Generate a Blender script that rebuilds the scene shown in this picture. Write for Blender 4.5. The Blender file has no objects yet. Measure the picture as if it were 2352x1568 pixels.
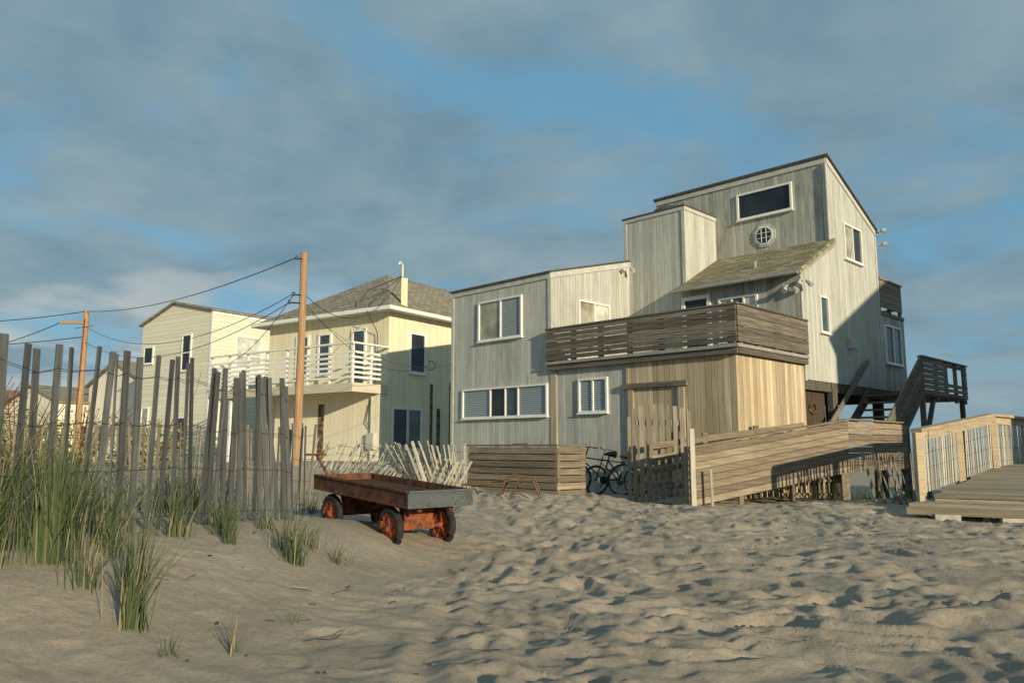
import bpy, math, random
import numpy as np
from mathutils import Vector, Matrix
random.seed(7); rng=np.random.RandomState(5)
scene=bpy.context.scene
scene.view_settings.view_transform='Standard'; scene.view_settings.look='None'; scene.view_settings.exposure=0
V=Vector; Z=V((0,0,1))
# ------------------------------------------------------------ node helper
class NT:
    def __init__(s,tree): s.t=tree; s.n=tree.nodes; s.l=tree.links
    def new(s,k,**kw):
        n=s.n.new(k)
        for a,b in kw.items(): setattr(n,a,b)
        return n
    def put(s,sock,v):
        if hasattr(v,'is_linked') or hasattr(v,'links'): s.l.new(v,sock)
        else:
            if sock.type=='RGBA' and len(v)==3: v=(*v,1)
            sock.default_value=v
    def m(s,op,a,b=0.0,c=None,clamp=False):
        n=s.new('ShaderNodeMath',operation=op,use_clamp=clamp); s.put(n.inputs[0],a); s.put(n.inputs[1],b)
        if c is not None: s.put(n.inputs[2],c)
        return n.outputs[0]
    def xyz(s,x,y,z):
        n=s.new('ShaderNodeCombineXYZ'); s.put(n.inputs[0],x);s.put(n.inputs[1],y);s.put(n.inputs[2],z); return n.outputs[0]
    def sep(s,v):
        n=s.new('ShaderNodeSeparateXYZ'); s.put(n.inputs[0],v); return n.outputs
    def noise(s,v,scale=1,detail=4,rough=.55,out=0,dist=0):
        n=s.new('ShaderNodeTexNoise'); s.put(n.inputs['Vector'],v); n.inputs['Scale'].default_value=scale
        n.inputs['Detail'].default_value=detail; n.inputs['Roughness'].default_value=rough; n.inputs['Distortion'].default_value=dist
        return n.outputs[out]
    def mix(s,f,a,b,mode='MIX'):
        n=s.new('ShaderNodeMix',data_type='RGBA',blend_type=mode); s.put(n.inputs[0],f); s.put(n.inputs[6],a); s.put(n.inputs[7],b); return n.outputs[2]
    def rng(s,v,a,b,c=0.,d=1.):
        n=s.new('ShaderNodeMapRange'); s.put(n.inputs[0],v)
        for i,x in enumerate((a,b,c,d)): n.inputs[i+1].default_value=x
        return n.outputs[0]
    def uv(s,name): return s.new('ShaderNodeUVMap',uv_map=name).outputs[0]
    def bump(s,h,strength=.5,dist=.01):
        n=s.new('ShaderNodeBump'); s.put(n.inputs['Height'],h); n.inputs['Strength'].default_value=strength; n.inputs['Distance'].default_value=dist; return n.outputs[0]
def newmat(name,rough=.8,spec=.3):
    mt=bpy.data.materials.new(name); mt.use_nodes=True; nt=NT(mt.node_tree); b=mt.node_tree.nodes['Principled BSDF']
    b.inputs['Roughness'].default_value=rough; b.inputs['Specular IOR Level'].default_value=spec
    return mt,nt,b
def wood(name,dark,light,vertical=True,board=None,varamt=.25,stain=None,stainamt=.4,groove=.5,grain=40,contrast=(.3,.7)):
    mt,nt,b=newmat(name,.85,.2)
    x,y,_=nt.sep(nt.uv('UVMap')); vr,vs,_=nt.sep(nt.uv('var'))
    if not vertical: x,y=y,x
    if board:
        fb=nt.m('DIVIDE',x,board); idx=nt.m('FLOOR',fb); fr=nt.m('FRACT',fb)
        wn=nt.new('ShaderNodeTexWhiteNoise',noise_dimensions='1D'); nt.put(wn.inputs['W'],idx); rv=wn.outputs['Value']
        edge=nt.m('ABSOLUTE',nt.m('SUBTRACT',fr,.5)); gr=nt.rng(edge,.44,.49)
    else: rv=vr; gr=0.0; idx=nt.m('MULTIPLY',vr,53)
    g=nt.noise(nt.xyz(nt.m('MULTIPLY',x,grain),nt.m('MULTIPLY',y,grain*.04),nt.m('MULTIPLY',idx,3.71)),1,5,.65)
    c=nt.mix(nt.rng(g,*contrast),dark,light)
    br=nt.rng(rv,0,1,1-varamt,1+varamt*.6)
    c=nt.mix(1.0,c,nt.xyz(br,br,br),'MULTIPLY')
    if stain:
        s1=nt.noise(nt.xyz(nt.m('MULTIPLY',x,2.2),nt.m('MULTIPLY',y,.55),nt.m('MULTIPLY',idx,.15)),1,5,.7)
        c=nt.mix(nt.rng(s1,.5,.72,0,stainamt),c,stain)
        if board:
            s2=nt.noise(nt.xyz(nt.m('MULTIPLY',x,9),nt.m('MULTIPLY',y,.8),3.0),1,4,.7); s3=nt.noise(nt.xyz(x,y,9.0),.7,3,.5)
            c=nt.mix(nt.m('MULTIPLY',nt.rng(s2,.56,.70,0,stainamt),nt.rng(s3,.45,.62)),c,tuple(k*.7 for k in stain))
    if board: c=nt.mix(nt.m('MULTIPLY',gr,groove),c,tuple(k*.25 for k in dark))
    nt.put(b.inputs['Base Color'],c)
    h=nt.m('SUBTRACT',nt.m('MULTIPLY',g,.25),gr) if board else g
    nt.put(b.inputs['Normal'],nt.bump(h,.6,.006))
    return mt
def plain(name,col,rough=.6,var=.12,scale=6,metal=0,spec=.3):
    mt,nt,b=newmat(name,rough,spec); tc=nt.new('ShaderNodeTexCoord').outputs['Object']
    n=nt.noise(tc,scale,5,.6); f=nt.rng(n,.3,.7,1-var,1+var)
    nt.put(b.inputs['Base Color'],nt.mix(1.0,col,nt.xyz(f,f,f),'MULTIPLY')); b.inputs['Metallic'].default_value=metal
    return mt
def twotone(name,a,bcol,scale=8,lo=.42,hi=.58,rough=.8,metal=0):
    mt,nt,b=newmat(name,rough,.3); tc=nt.new('ShaderNodeTexCoord').outputs['Object']
    n=nt.noise(tc,scale,8,.7); nt.put(b.inputs['Base Color'],nt.mix(nt.rng(n,lo,hi),a,bcol)); b.inputs['Metallic'].default_value=metal
    nt.put(b.inputs['Normal'],nt.bump(n,.4,.01))
    return mt
# ------------------------------------------------------------ materials
M={}
M['grey']=wood('grey_siding',(.37,.37,.325),(.60,.60,.535),True,.105,.15,(.23,.225,.19),.5,.55,45)
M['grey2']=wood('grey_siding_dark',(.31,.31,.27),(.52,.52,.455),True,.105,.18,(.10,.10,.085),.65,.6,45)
M['cedar']=wood('new_cedar_siding',(.37,.295,.19),(.70,.58,.39),True,.13,.34,(.42,.26,.12),.5,.65,30)
M['cedar_dull']=wood('old_cedar_siding',(.36,.29,.19),(.54,.46,.33),True,.13,.22,(.25,.2,.14),.4,.6,30)
M['railwood']=wood('weathered_rail_boards',(.085,.072,.056),(.27,.235,.185),False,None,.38,(.06,.05,.04),.55,0,45)
M['boxwood']=wood('weathered_box_boards',(.15,.12,.085),(.37,.30,.215),False,None,.36,(.11,.09,.065),.55,0,45)
M['slat']=wood('snow_fence_slat',(.045,.047,.05),(.14,.143,.14),True,None,.35,None,.4,0,70)
M['slatlight']=wood('bleached_slat',(.32,.30,.24),(.56,.53,.44),True,None,.30,None,.4,0,70)
M['slatmid']=wood('grey_brown_slat',(.15,.13,.10),(.34,.30,.23),True,None,.30,None,.4,0,70)
M['gatewood']=wood('gate_boards',(.15,.13,.095),(.37,.325,.25),True,None,.25,(.11,.09,.065),.5,0,50)
M['newwood']=wood('treated_lumber',(.23,.19,.13),(.44,.375,.27),False,None,.30,(.16,.13,.09),.5,0,40)
M['railnew']=wood('handrail_lumber',(.34,.27,.17),(.57,.47,.32),False,None,.20,(.24,.19,.12),.4,0,40)
M['pole']=wood('pole_wood',(.26,.155,.08),(.50,.32,.18),True,None,.15,(.16,.10,.06),.4,0,50)
M['trimgrey']=plain('grey_trim',(.48,.475,.42),.7,.15,5)
M['trimdull']=plain('dull_fascia',(.30,.29,.25),.8,.2,4)
M['darktrim']=plain('dark_roof_edge',(.075,.07,.06),.8,.3,8)
M['white']=plain('white_paint',(.76,.755,.70),.5,.07,5)
M['cream']=wood('cream_siding',(.74,.66,.45),(.83,.76,.55),True,.3,.05,(.55,.48,.33),.3,.25,18)
M['creamv']=wood('cream_panel',(.76,.69,.50),(.84,.78,.60),True,.2,.04,(.5,.45,.3),.25,.25,14)
M['clap']=wood('shingle_siding_cream',(.66,.63,.48),(.77,.74,.59),False,.18,.07,(.5,.47,.36),.2,.5,12)
M['pale']=plain('pale_wall',(.74,.70,.57),.8,.08,1)
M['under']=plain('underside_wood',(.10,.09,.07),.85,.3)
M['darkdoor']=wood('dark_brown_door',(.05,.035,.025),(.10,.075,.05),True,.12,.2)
M['rust']=twotone('rusty_steel',(.27,.075,.025),(.06,.03,.02),9)
M['rustbright']=twotone('rusty_orange',(.44,.105,.035),(.10,.03,.018),14)
M['rustwood']=twotone('rusty_bed',(.17,.065,.025),(.055,.030,.02),11)
M['beddark']=wood('dark_bed_planks',(.03,.02,.015),(.13,.065,.035),False,None,.3)
M['bluegrey']=twotone('faded_steel_paint',(.085,.098,.10),(.055,.04,.03),7,.5,.72)
M['letter']=twotone('faded_lettering',(.14,.155,.155),(.10,.11,.11),30)
M['letter2']=twotone('faded_lettering_brown',(.06,.04,.03),(.09,.05,.03),30)
M['rubber']=plain('old_rubber',(.025,.022,.022),.85,.3,20)
M['metal']=plain('bike_metal',(.35,.36,.38),.35,.1,6,.8)
M['blackmetal']=plain('black_metal',(.03,.032,.035),.5,.1,6)
M['bronze']=plain('brown_tube',(.13,.085,.05),.5,.2,8,.3)
M['wire']=plain('wire_black',(.04,.04,.04),.6)
M['red']=plain('sign_red',(.65,.07,.03),.5)
M['block']=plain('concrete_block',(.42,.38,.30),.9,.25,14)
def pane(name,base,stripes=False,a=None,spec=.6):
    mt,nt,b=newmat(name,.06,spec)
    if stripes:
        x,y,_=nt.sep(nt.uv('UVMap')); f=nt.m('FRACT',nt.m('MULTIPLY',y,22)); g=nt.rng(f,.15,.5)
        nt.put(b.inputs['Base Color'],nt.mix(g,a,base))
    else: 
        n=nt.noise(nt.uv('UVMap'),1.7,3,.6); f=nt.rng(n,.35,.65,.6,1.25); nt.put(b.inputs['Base Color'],nt.mix(1.0,base,nt.xyz(f,f,f),'MULTIPLY'))
    return mt
M['glass']=pane('dark_glass',(.025,.027,.03),spec=.4)
M['glassblue']=pane('sky_glass',(.06,.085,.10))
M['blind']=pane('blind_glass',(.32,.36,.36),True,(.08,.10,.11))
M['shade']=pane('shade_glass',(.36,.34,.26))
M['curtain']=pane('pale_curtain',(.58,.58,.50))
def shingle(name,c1,c2,w=.3,h=.14):
    mt,nt,b=newmat(name,.9,.2)
    br=nt.new('ShaderNodeTexBrick'); nt.put(br.inputs['Vector'],nt.uv('UVMap'))
    br.inputs['Scale'].default_value=1; br.inputs['Brick Width'].default_value=w; br.inputs['Row Height'].default_value=h
    br.inputs['Mortar Size'].default_value=.010; br.inputs['Mortar Smooth'].default_value=.3
    br.inputs['Color1'].default_value=(*c1,1); br.inputs['Color2'].default_value=(*c2,1); br.inputs['Mortar'].default_value=(*[k*.3 for k in c1],1)
    n=nt.noise(nt.uv('UVMap'),30,3,.6)
    f=nt.rng(n,.3,.7,.7,1.25)
    nt.put(b.inputs['Base Color'],nt.mix(1.0,br.outputs[0],nt.xyz(f,f,f),'MULTIPLY'))
    nt.put(b.inputs['Normal'],nt.bump(nt.m('SUBTRACT',1,br.outputs[1]),.6,.01))
    return mt
M['shingle']=shingle('asphalt_shingles',(.21,.185,.105),(.40,.355,.22))
M['shingle2']=shingle('asphalt_shingles_tan',(.23,.205,.14),(.36,.32,.235))
# ------------------------------------------------------------ mesh builder
import bmesh
class MB:
    def __init__(s): s.v=[];s.f=[];s.mi=[];s.var=[]
    def poly(s,pts,faces,mi=0,var=None):
        o=len(s.v); s.v+= [tuple(p) for p in pts]
        r=(random.random(),random.random()) if var is None else var
        for f in faces: s.f.append([o+i for i in f]); s.mi.append(mi); s.var.append(r)
    def box(s,o,ax,ay,az,mi=0):
        P=[o,o+ax,o+ax+ay,o+ay]; P+= [p+az for p in P]
        s.poly(P,[(0,3,2,1),(4,5,6,7),(0,1,5,4),(1,2,6,5),(2,3,7,6),(3,0,4,7)],mi)
    def fb(s,F,p0,p1,q0,q1,z0,z1,mi=0):
        o=F.at(p0,q0,z0); s.box(o,F.at(p1,q0,z0)-o,F.at(p0,q1,z0)-o,V((0,0,z1-z0)),mi)
    def beam(s,a,b,w,h,mi=0,up=Z):
        a=V(a);b=V(b);d=(b-a)
        if abs(d.normalized().dot(up))>.95: up=V((0,1,0))
        r=d.cross(up).normalized()*w; u=r.cross(d).normalized()*h
        s.box(a-r/2-u/2,r,d,u,mi)
    def tube(s,pts,r,n=6,mi=0,closed=False):
        pts=[V(p) for p in pts]; N=len(pts); P=[]
        for i,p in enumerate(pts):
            if closed: d=pts[(i+1)%N]-pts[i-1]
            else: d=pts[min(i+1,N-1)]-pts[max(i-1,0)]
            d.normalize(); up=Z if abs(d.z)<.9 else V((1,0,0))
            a=d.cross(up).normalized(); b=a.cross(d)
            rr=r[i] if isinstance(r,(list,tuple)) else r
            for k in range(n):
                t=2*math.pi*k/n; P.append(p+a*math.cos(t)*rr+b*math.sin(t)*rr)
        F=[]
        for i in range(N if closed else N-1):
            j=(i+1)%N
            for k in range(n): F.append((i*n+k,i*n+(k+1)%n,j*n+(k+1)%n,j*n+k))
        if not closed: F.append(tuple(range(n))); F.append(tuple((N-1)*n+k for k in range(n)))
        s.poly(P,F,mi)
    def disc(s,c,nrm,r,th,n=24,mi=0):
        nrm=V(nrm).normalized(); s.tube([V(c)-nrm*th/2,V(c)+nrm*th/2],r,n,mi)
    def prism(s,F,poly,p0,p1,mi=0):
        n=len(poly); P=[F.at(p0,q,z) for q,z in poly]+[F.at(p1,q,z) for q,z in poly]
        s.poly(P,[tuple(range(n)),tuple(range(n,2*n))]+[(i,(i+1)%n,n+(i+1)%n,n+i) for i in range(n)],mi)
    def prismp(s,F,poly,q0,q1,mi=0):
        n=len(poly); P=[F.at(p,q0,z) for p,z in poly]+[F.at(p,q1,z) for p,z in poly]
        s.poly(P,[tuple(range(n)),tuple(range(n,2*n))]+[(i,(i+1)%n,n+(i+1)%n,n+i) for i in range(n)],mi)
    def build(s,name,mats,parent=None,smooth=False):
        me=bpy.data.meshes.new(name); me.from_pydata(s.v,[],s.f); me.update()
        bm=bmesh.new(); bm.from_mesh(me); bmesh.ops.recalc_face_normals(bm,faces=bm.faces); bm.to_mesh(me); bm.free()
        for m in (mats if isinstance(mats,(list,tuple)) else [mats]): me.materials.append(M[m] if isinstance(m,str) else m)
        uv=me.uv_layers.new(name='UVMap'); vv=me.uv_layers.new(name='var')
        for i,p in enumerate(me.polygons):
            p.material_index=s.mi[i]; p.use_smooth=smooth
            n=p.normal
            t=Z.cross(n)
            if t.length<.05: t=V((.707,.707,0))
            t.normalize(); b=n.cross(t)
            for li in p.loop_indices:
                co=me.vertices[me.loops[li].vertex_index].co
                uv.data[li].uv=(co.dot(t),co.dot(b)); vv.data[li].uv=s.var[i]
        ob=bpy.data.objects.new(name,me); scene.collection.objects.link(ob)
        if parent: ob.parent=parent
        return ob
def empty(name,loc=(0,0,0)):
    e=bpy.data.objects.new(name,None); scene.collection.objects.link(e); return e
class Fr:
    def __init__(s,o,p,q,slope=0):
        s.o=V((o[0],o[1],0)); s.p=V((p[0],p[1],slope)); s.q=V((q[0],q[1],0)); 
    def at(s,p,q,z): return s.o+s.p*p+s.q*q+Z*z
def window(mb,F,face,off,c0,c1,z0,z1,panes,fw=.045,mul=.035,depth=.05,divs=None,fm=0):
    def B(a0,a1,d0,d1,zz0,zz1,mi):
        if face=='q': mb.fb(F,a0,a1,off-d1,off-d0,zz0,zz1,mi)
        else: mb.fb(F,off-d1,off-d0,a0,a1,zz0,zz1,mi)
    B(c0,c1,.001,depth,z0-fw,z0,fm); B(c0,c1,.001,depth,z1,z1+fw,fm)
    B(c0-fw,c0,.001,depth,z0-fw,z1+fw,fm); B(c1,c1+fw,.001,depth,z0-fw,z1+fw,fm)
    B(c0-fw-.02,c1+fw+.02,.002,depth+.03,z0-fw-.025,z0-fw,fm)
    n=len(panes); ed=divs or [c0+(c1-c0)*i/n for i in range(n+1)]
    for i in range(n):
        B(ed[i],ed[i+1],.002,.012,z0,z1,panes[i])
        if i: B(ed[i]-mul/2,ed[i]+mul/2,.012,depth-.006,z0,z1,fm)
WM=['white','glass','glassblue','blind','shade','curtain']
# ------------------------------------------------------------ terrain
tab=rng.rand(256,256)
def vn(x,y,s=0):
    x=np.asarray(x,float)+s*17.3; y=np.asarray(y,float)+s*9.1
    xi=np.floor(x).astype(int); yi=np.floor(y).astype(int); fx=x-xi; fy=y-yi
    fx=fx*fx*(3-2*fx); fy=fy*fy*(3-2*fy)
    g=lambda a,b: tab[a&255,b&255]
    return (g(xi,yi)*(1-fx)+g(xi+1,yi)*fx)*(1-fy)+(g(xi,yi+1)*(1-fx)+g(xi+1,yi+1)*fx)*fy
def ss(a,b,x):
    t=np.clip((np.asarray(x,float)-a)/(b-a),0,1); return t*t*(3-2*t)
def base(x,y):
    x=np.asarray(x,float); y=np.asarray(y,float)
    d=(x+2.9)*.93-(y-4.4)*.36
    dl=.42/(1+np.exp(np.clip((d-.9)/.35,-30,30)))
    h=dl*(1-.75*ss(6.6,9,y))*ss(-14,-5,x)
    h+= .40*ss(11,17,y)*(1-ss(-2.6,.3,x))*(1-ss(26,40,y))
    h-= .5*ss(13.8,19,y)*ss(-1.5,.6,x)
    h+= .10*np.exp(-((x-5.0)/1.6)**2-((y-11.6)/1.0)**2)
    h-= 2.2*ss(50,110,y)
    h+= .03*(vn(x*.6,y*.6,1)-.5)*2
    h-= .135*np.exp(-((x+1.0)/.95)**2-((y-6.7)/1.15)**2)
    return h
def tz(x,y): return float(base(x,y))
rut=[[(-.35,1.5),(-.3,3),(-.42,4.5),(-.35,6),(-.05,8),(.6,11),(1.2,14)],[(.12,1.5),(.1,3),(.0,4.5),(.1,6),(.35,8),(1.0,11),(1.6,14)],
 [(6,2.0),(3.2,4.6),(1.3,6.6),(0.1,8.6),(-.6,11)],[(7.4,2.2),(4.2,4.9),(2.1,7.2),(0.8,9.6),(.3,12)],[(5.2,2),(2.7,4.2),(.9,6.2),(-.3,8.0),(-.9,9.4)],[(8.5,3.0),(5.4,5.6),(3.0,8.2),(1.8,10.4),(1.2,12)],
 [(6.6,2.1),(3.7,4.75),(1.7,6.9),(.45,9.1),(-.15,11.5)],[(9.2,3.6),(6.1,6.3),(3.8,8.8),(2.6,11),(2.0,12.5)]]
def make_ground():
    xs=list(np.arange(-4.2,8.6,.022)); a=xs[0]; st=.03; L=[]
    while a>-900: st*=1.16; a-=st; L.append(a)
    a=xs[-1]; st=.03; R=[]
    while a<900: st*=1.16; a+=st; R.append(a)
    xs=np.array(L[::-1]+xs+R)
    ys=[2.0]
    while ys[-1]<17: ys.append(ys[-1]*1.005)
    st=.12
    while ys[-1]<1500: st*=1.13; ys.append(ys[-1]+st)
    a=2.0; st=.03; D=[]
    while a>-300: st*=1.25; a-=st; D.append(a)
    ys=np.array(D[::-1]+ys)
    X,Y=np.meshgrid(xs,ys)
    H=base(X,Y)
    near=(1-ss(15,22,np.abs(Y)))*(1-ss(12,20,np.abs(X)))
    U=X*.80-Y*.60; W=X*.60+Y*.80
    wx=U+.8*(vn(X*1.1,Y*1.1,3)-.5)+.22*(vn(X*3.1,Y*3.1,13)-.5); wy=W+.5*(vn(X*1.3,Y*1.3,4)-.5)+.16*(vn(X*3.7,Y*3.7,14)-.5)
    rough=.28+.72*ss(-1.4,.6,X+.12*(Y-4))
    rough=rough*(1-.6*np.exp(-((X+1.1)/1.0)**2-((Y-7.0)/1.3)**2))
    r1=vn(wx*1.5,wy*3.6,5); r1=1-np.abs(2*r1-1)
    r2=vn(wx*3.6,wy*6.5,6); r2=1-np.abs(2*r2-1)
    r5=vn(wx*6.5,wy*9.5,15); r5=1-np.abs(2*r5-1)
    r3=vn(X*10+2*r2,Y*10,7); r4=vn(X*23,Y*23,8); big=vn(X*.9,Y*.9,9); amp=.6+.8*vn(X*.7,Y*.7,21)
    dh=amp*(.050*(r1-.5)+.042*(r2-.5)+.022*(r5-.5))+.012*(r3-.5)+.005*(r4-.5)
    H=H+near*(rough*dh+.04*(big-.5))
    for ci,c in enumerate(rut):
        pts=[]
        for i in range(len(c)-1):
            for k in range(40):
                t=k/40; pts.append((c[i][0]*(1-t)+c[i+1][0]*t,c[i][1]*(1-t)+c[i+1][1]*t))
        pts=sorted([(p[1],p[0]) for p in pts]); yy=np.array([p[0] for p in pts]); xx=np.array([p[1] for p in pts])
        xx=np.convolve(np.pad(xx,20,mode='edge'),np.ones(41)/41,'valid')
        cx=np.interp(Y,yy,xx)
        sl=np.abs(c[1][0]-c[2][0])/max(.1,abs(c[2][1]-c[1][1])); k=1/math.sqrt(1+sl*sl)
        dd=(X-cx+.10*(vn(Y*1.2,X*.2,11+ci)-.5)+.05*(vn(X*5,Y*5,31+ci)-.5))*k
        g=.6 if ci<2 else 1.0
        H+=near*g*(-.024*np.exp(-(dd/.055)**2)+.013*np.exp(-((np.abs(dd)-.12)/.04)**2))*(.2+1.1*vn(X*.8,Y*.8,12+ci))
    for i in range(620):
        fx=rng.uniform(-1.4,7.5); fy=2.3+ (rng.rand()**1.2)*10.5
        if fx<-.3 and rng.rand()<.7: continue
        if abs(fx+1.1)<1. and abs(fy-7.2)<1.2: continue
        an=rng.uniform(-.5,.5)+ (2.3 if rng.rand()<.6 else 1.1); L_=rng.uniform(.07,.16); w_=rng.uniform(.035,.08); dp=rng.uniform(.006,.026)
        ix=np.searchsorted(xs,[fx-.4,fx+.4]); iy=np.searchsorted(ys,[fy-.4,fy+.4])
        XX=X[iy[0]:iy[1],ix[0]:ix[1]]; YY=Y[iy[0]:iy[1],ix[0]:ix[1]]
        sx=XX-fx+.10*(vn(XX*7,YY*7,i%40)-.5); sy=YY-fy+.10*(vn(XX*7,YY*7,i%37+3)-.5)
        u=(sx*math.cos(an)+sy*math.sin(an))/L_; w=(-sx*math.sin(an)+sy*math.cos(an))/w_
        r=np.sqrt(u*u+w*w)
        H[iy[0]:iy[1],ix[0]:ix[1]]+= -dp*np.exp(-r**3)+dp*.35*np.exp(-((r-1.45)/.4)**2)
    ny,nx=X.shape
    co=np.stack([X,Y,H],-1).reshape(-1,3)
    i=np.arange(ny*nx).reshape(ny,nx)
    q=np.stack([i[:-1,:-1],i[:-1,1:],i[1:,1:],i[1:,:-1]],-1).reshape(-1,4)
    me=bpy.data.meshes.new('sand_ground'); me.vertices.add(len(co)); me.vertices.foreach_set('co',co.ravel())
    me.loops.add(q.size); me.loops.foreach_set('vertex_index',q.ravel().astype(np.int32))
    me.polygons.add(len(q)); me.polygons.foreach_set('loop_start',np.arange(0,q.size,4,dtype=np.int32))
    me.update(calc_edges=True); me.validate()
    me.polygons.foreach_set('use_smooth',np.ones(len(q),bool))
    mt,nt,b=newmat('sand',.95,.1)
    P=nt.new('ShaderNodeNewGeometry').outputs['Position']
    a=nt.noise(P,1.2,4,.6); g=nt.noise(P,190,3,.8); m=nt.noise(P,18,6,.72)
    c=nt.mix(nt.rng(a,.3,.7),(.38,.315,.24),(.50,.42,.32))
    f=nt.rng(g,.25,.75,.62,1.32); c=nt.mix(1.0,c,nt.xyz(f,f,f),'MULTIPLY')
    f=nt.rng(m,.3,.7,.84,1.12); c=nt.mix(1.0,c,nt.xyz(f,f,f),'MULTIPLY')
    vo=nt.new('ShaderNodeTexVoronoi'); nt.put(vo.inputs['Vector'],P); vo.inputs['Scale'].default_value=8
    sp=nt.rng(vo.outputs['Distance'],.03,.08,1,0); c=nt.mix(nt.m('MULTIPLY',sp,.7),c,(.10,.075,.05))
    nt.put(b.inputs['Base Color'],c)
    nt.put(b.inputs['Normal'],nt.bump(nt.m('ADD',nt.m('MULTIPLY',g,.35),m),1.0,.022))
    me.materials.append(mt)
    ob=bpy.data.objects.new('sand_ground',me); scene.collection.objects.link(ob)
make_ground()
mb=MB(); mb.poly([(-1500,90,-1.9),(1500,90,-1.9),(1500,3000,-1.9),(-1500,3000,-1.9)],[(0,1,2,3)])
mb.build('sea',plain('sea_water',(.03,.07,.09),.15,.1,.2))
# ------------------------------------------------------------ GREY BEACH HOUSE
G=Fr((4.07,14.0),(-.7071,.7071),(.7071,.7071))
H=empty('grey_beach_house')
mb=MB()
mb.prism(G,[(0,-.8),(0,4.85),(4.46,5.97),(4.46,-.8)],4.53,7.92)
mb.fb(G,2.88,4.67,3.0,4.46,2.7,6.71)
mb.build('wing_walls','grey',H)
mb=MB()
mb.prism(G,[(2.8,2.33),(2.8,4.55),(4.459,5.5),(4.459,2.33)],.003,2.879)
mb.prism(G,[(4.46,2.33),(4.46,7.55),(7.25,6.36),(7.25,2.33)],0,4.65)
mb.fb(G,.002,4.0,7.251,8.95,2.33,4.22)
mb.build('tall_block_walls','grey2',H)
mb=MB()
mb.poly([G.at(-.004,2.8,2.33),G.at(-.004,2.8,4.55),G.at(-.004,4.46,5.52),G.at(-.004,4.46,7.55),G.at(-.004,7.25,6.36),G.at(-.004,7.25,2.33)],[(0,1,2,3,4,5)])
mb.build('right_wall_boards','grey',H)
mb=MB()
mb.fb(G,0,2.45,0,2.79,-.3,2.66,0); mb.build('cedar_wall','cedar',H)
mb=MB(); mb.fb(G,2.451,4.36,.02,2.79,-.8,2.66); mb.build('lower_grey_wall','grey',H)
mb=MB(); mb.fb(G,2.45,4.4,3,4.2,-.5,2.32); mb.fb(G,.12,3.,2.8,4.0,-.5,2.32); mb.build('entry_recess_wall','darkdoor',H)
mb=MB(); mb.tube([G.at(.10,3.35,1.75)+V((.5*.22*math.cos(t),.5*.22*math.cos(t),.11*math.sin(t))) for t in np.linspace(0,6.28,13)[:-1]],.03,6,0,True); mb.build('door_wreath','bronze',H)
mb=MB(); mb.fb(G,4.36,4.53,-.015,.1,-.5,2.68); mb.fb(G,2.40,2.46,-.012,.05,-.3,2.66); mb.build('corner_post','cedar_dull',H)
mb=MB()
def roofslab(F,q0,z0,q1,z1,p0,p1,th=.05,mi=0): mb.prism(F,[(q0,z0),(q0,z0+th),(q1,z1+th),(q1,z1)],p0,p1,mi)
roofslab(G,-.06,4.84,4.46,5.975,4.49,7.96,.045)
roofslab(G,4.40,7.552,4.5,7.555,-.05,4.70,.05)
roofslab(G,4.42,7.58,7.36,6.32,-.07,4.72,.045)
mb.fb(G,2.84,4.71,2.96,4.46,6.711,6.75)
mb.build('roof_edges','darktrim',H)
mb=MB()
mb.fb(G,.0,4.66,4.43,4.459,7.42,7.545); mb.prism(G,[(4.46,7.42),(4.46,7.55),(7.25,6.36),(7.25,6.23)],-.028,-.005)
mb.fb(G,4.53,7.93,-.025,-.002,4.72,4.845); mb.prism(G,[(-.02,4.72),(-.02,4.85),(3.0,5.6),(3.0,5.47)],4.505,4.529)
mb.fb(G,-.03,-.005,4.38,4.46,5.5,7.4); mb.fb(G,-.0,.09,4.43,4.459,5.53,7.4)
mb.fb(G,2.86,4.68,2.975,2.999,6.62,6.71); mb.fb(G,2.855,2.879,2.975,4.46,6.62,6.71)
mb.fb(G,4.50,4.60,-.02,-.001,2.7,4.72); mb.fb(G,2.86,2.95,2.98,2.999,2.8,6.62);mb.fb(G,4.58,4.68,2.98,2.999,5.6,6.62)
mb.fb(G,-.026,-.006,2.8,2.88,2.3,4.5); mb.fb(G,-.026,-.006,7.17,7.25,2.33,6.2)
mb.fb(G,7.84,7.93,-.02,-.001,-.5,4.72)
mb.build('trim_boards','trimgrey',H)
mb=MB(); mb.prism(G,[(2.56,4.53),(2.56,4.60),(4.459,5.62),(4.459,5.54)],-.12,2.876)
mb.build('shingle_roof','shingle',H)
mb=MB(); mb.fb(G,-.13,2.90,2.535,2.559,4.50,4.60); mb.prism(G,[(2.56,4.47),(2.56,4.53),(4.459,5.54),(4.459,5.44)],-.135,-.115)
mb.tube([G.at(1.2,3.2,4.9),G.at(1.2,3.2,5.08)],.04,8); mb.tube([G.at(-.1,2.5,4.52),G.at(2.95,2.5,4.52)],.035,6)
mb.build('eave_gutter','trimdull',H)
mb=MB(); c=G.at(3.7,3.7,6.74)
for k in range(5):
    r0_=.55*math.cos(k*.3); r1_=.55*math.cos((k+1)*.3); mb.tube([c+Z*.3*math.sin(k*.3),c+Z*.3*math.sin((k+1)*.3)],[r0_,r1_],20)
mb.build('skylight_dome','darktrim',H)
mb=MB()
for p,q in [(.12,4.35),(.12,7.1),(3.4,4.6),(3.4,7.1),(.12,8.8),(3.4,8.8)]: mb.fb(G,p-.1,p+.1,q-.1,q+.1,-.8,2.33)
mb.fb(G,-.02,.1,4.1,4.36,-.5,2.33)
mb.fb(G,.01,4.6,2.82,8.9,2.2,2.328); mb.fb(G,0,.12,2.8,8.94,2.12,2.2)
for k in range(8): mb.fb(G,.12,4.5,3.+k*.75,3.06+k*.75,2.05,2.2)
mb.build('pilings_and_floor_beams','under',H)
mb=MB()
mb.fb(G,-.1,4.55,-.12,2.79,2.73,2.80,0)
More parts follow.
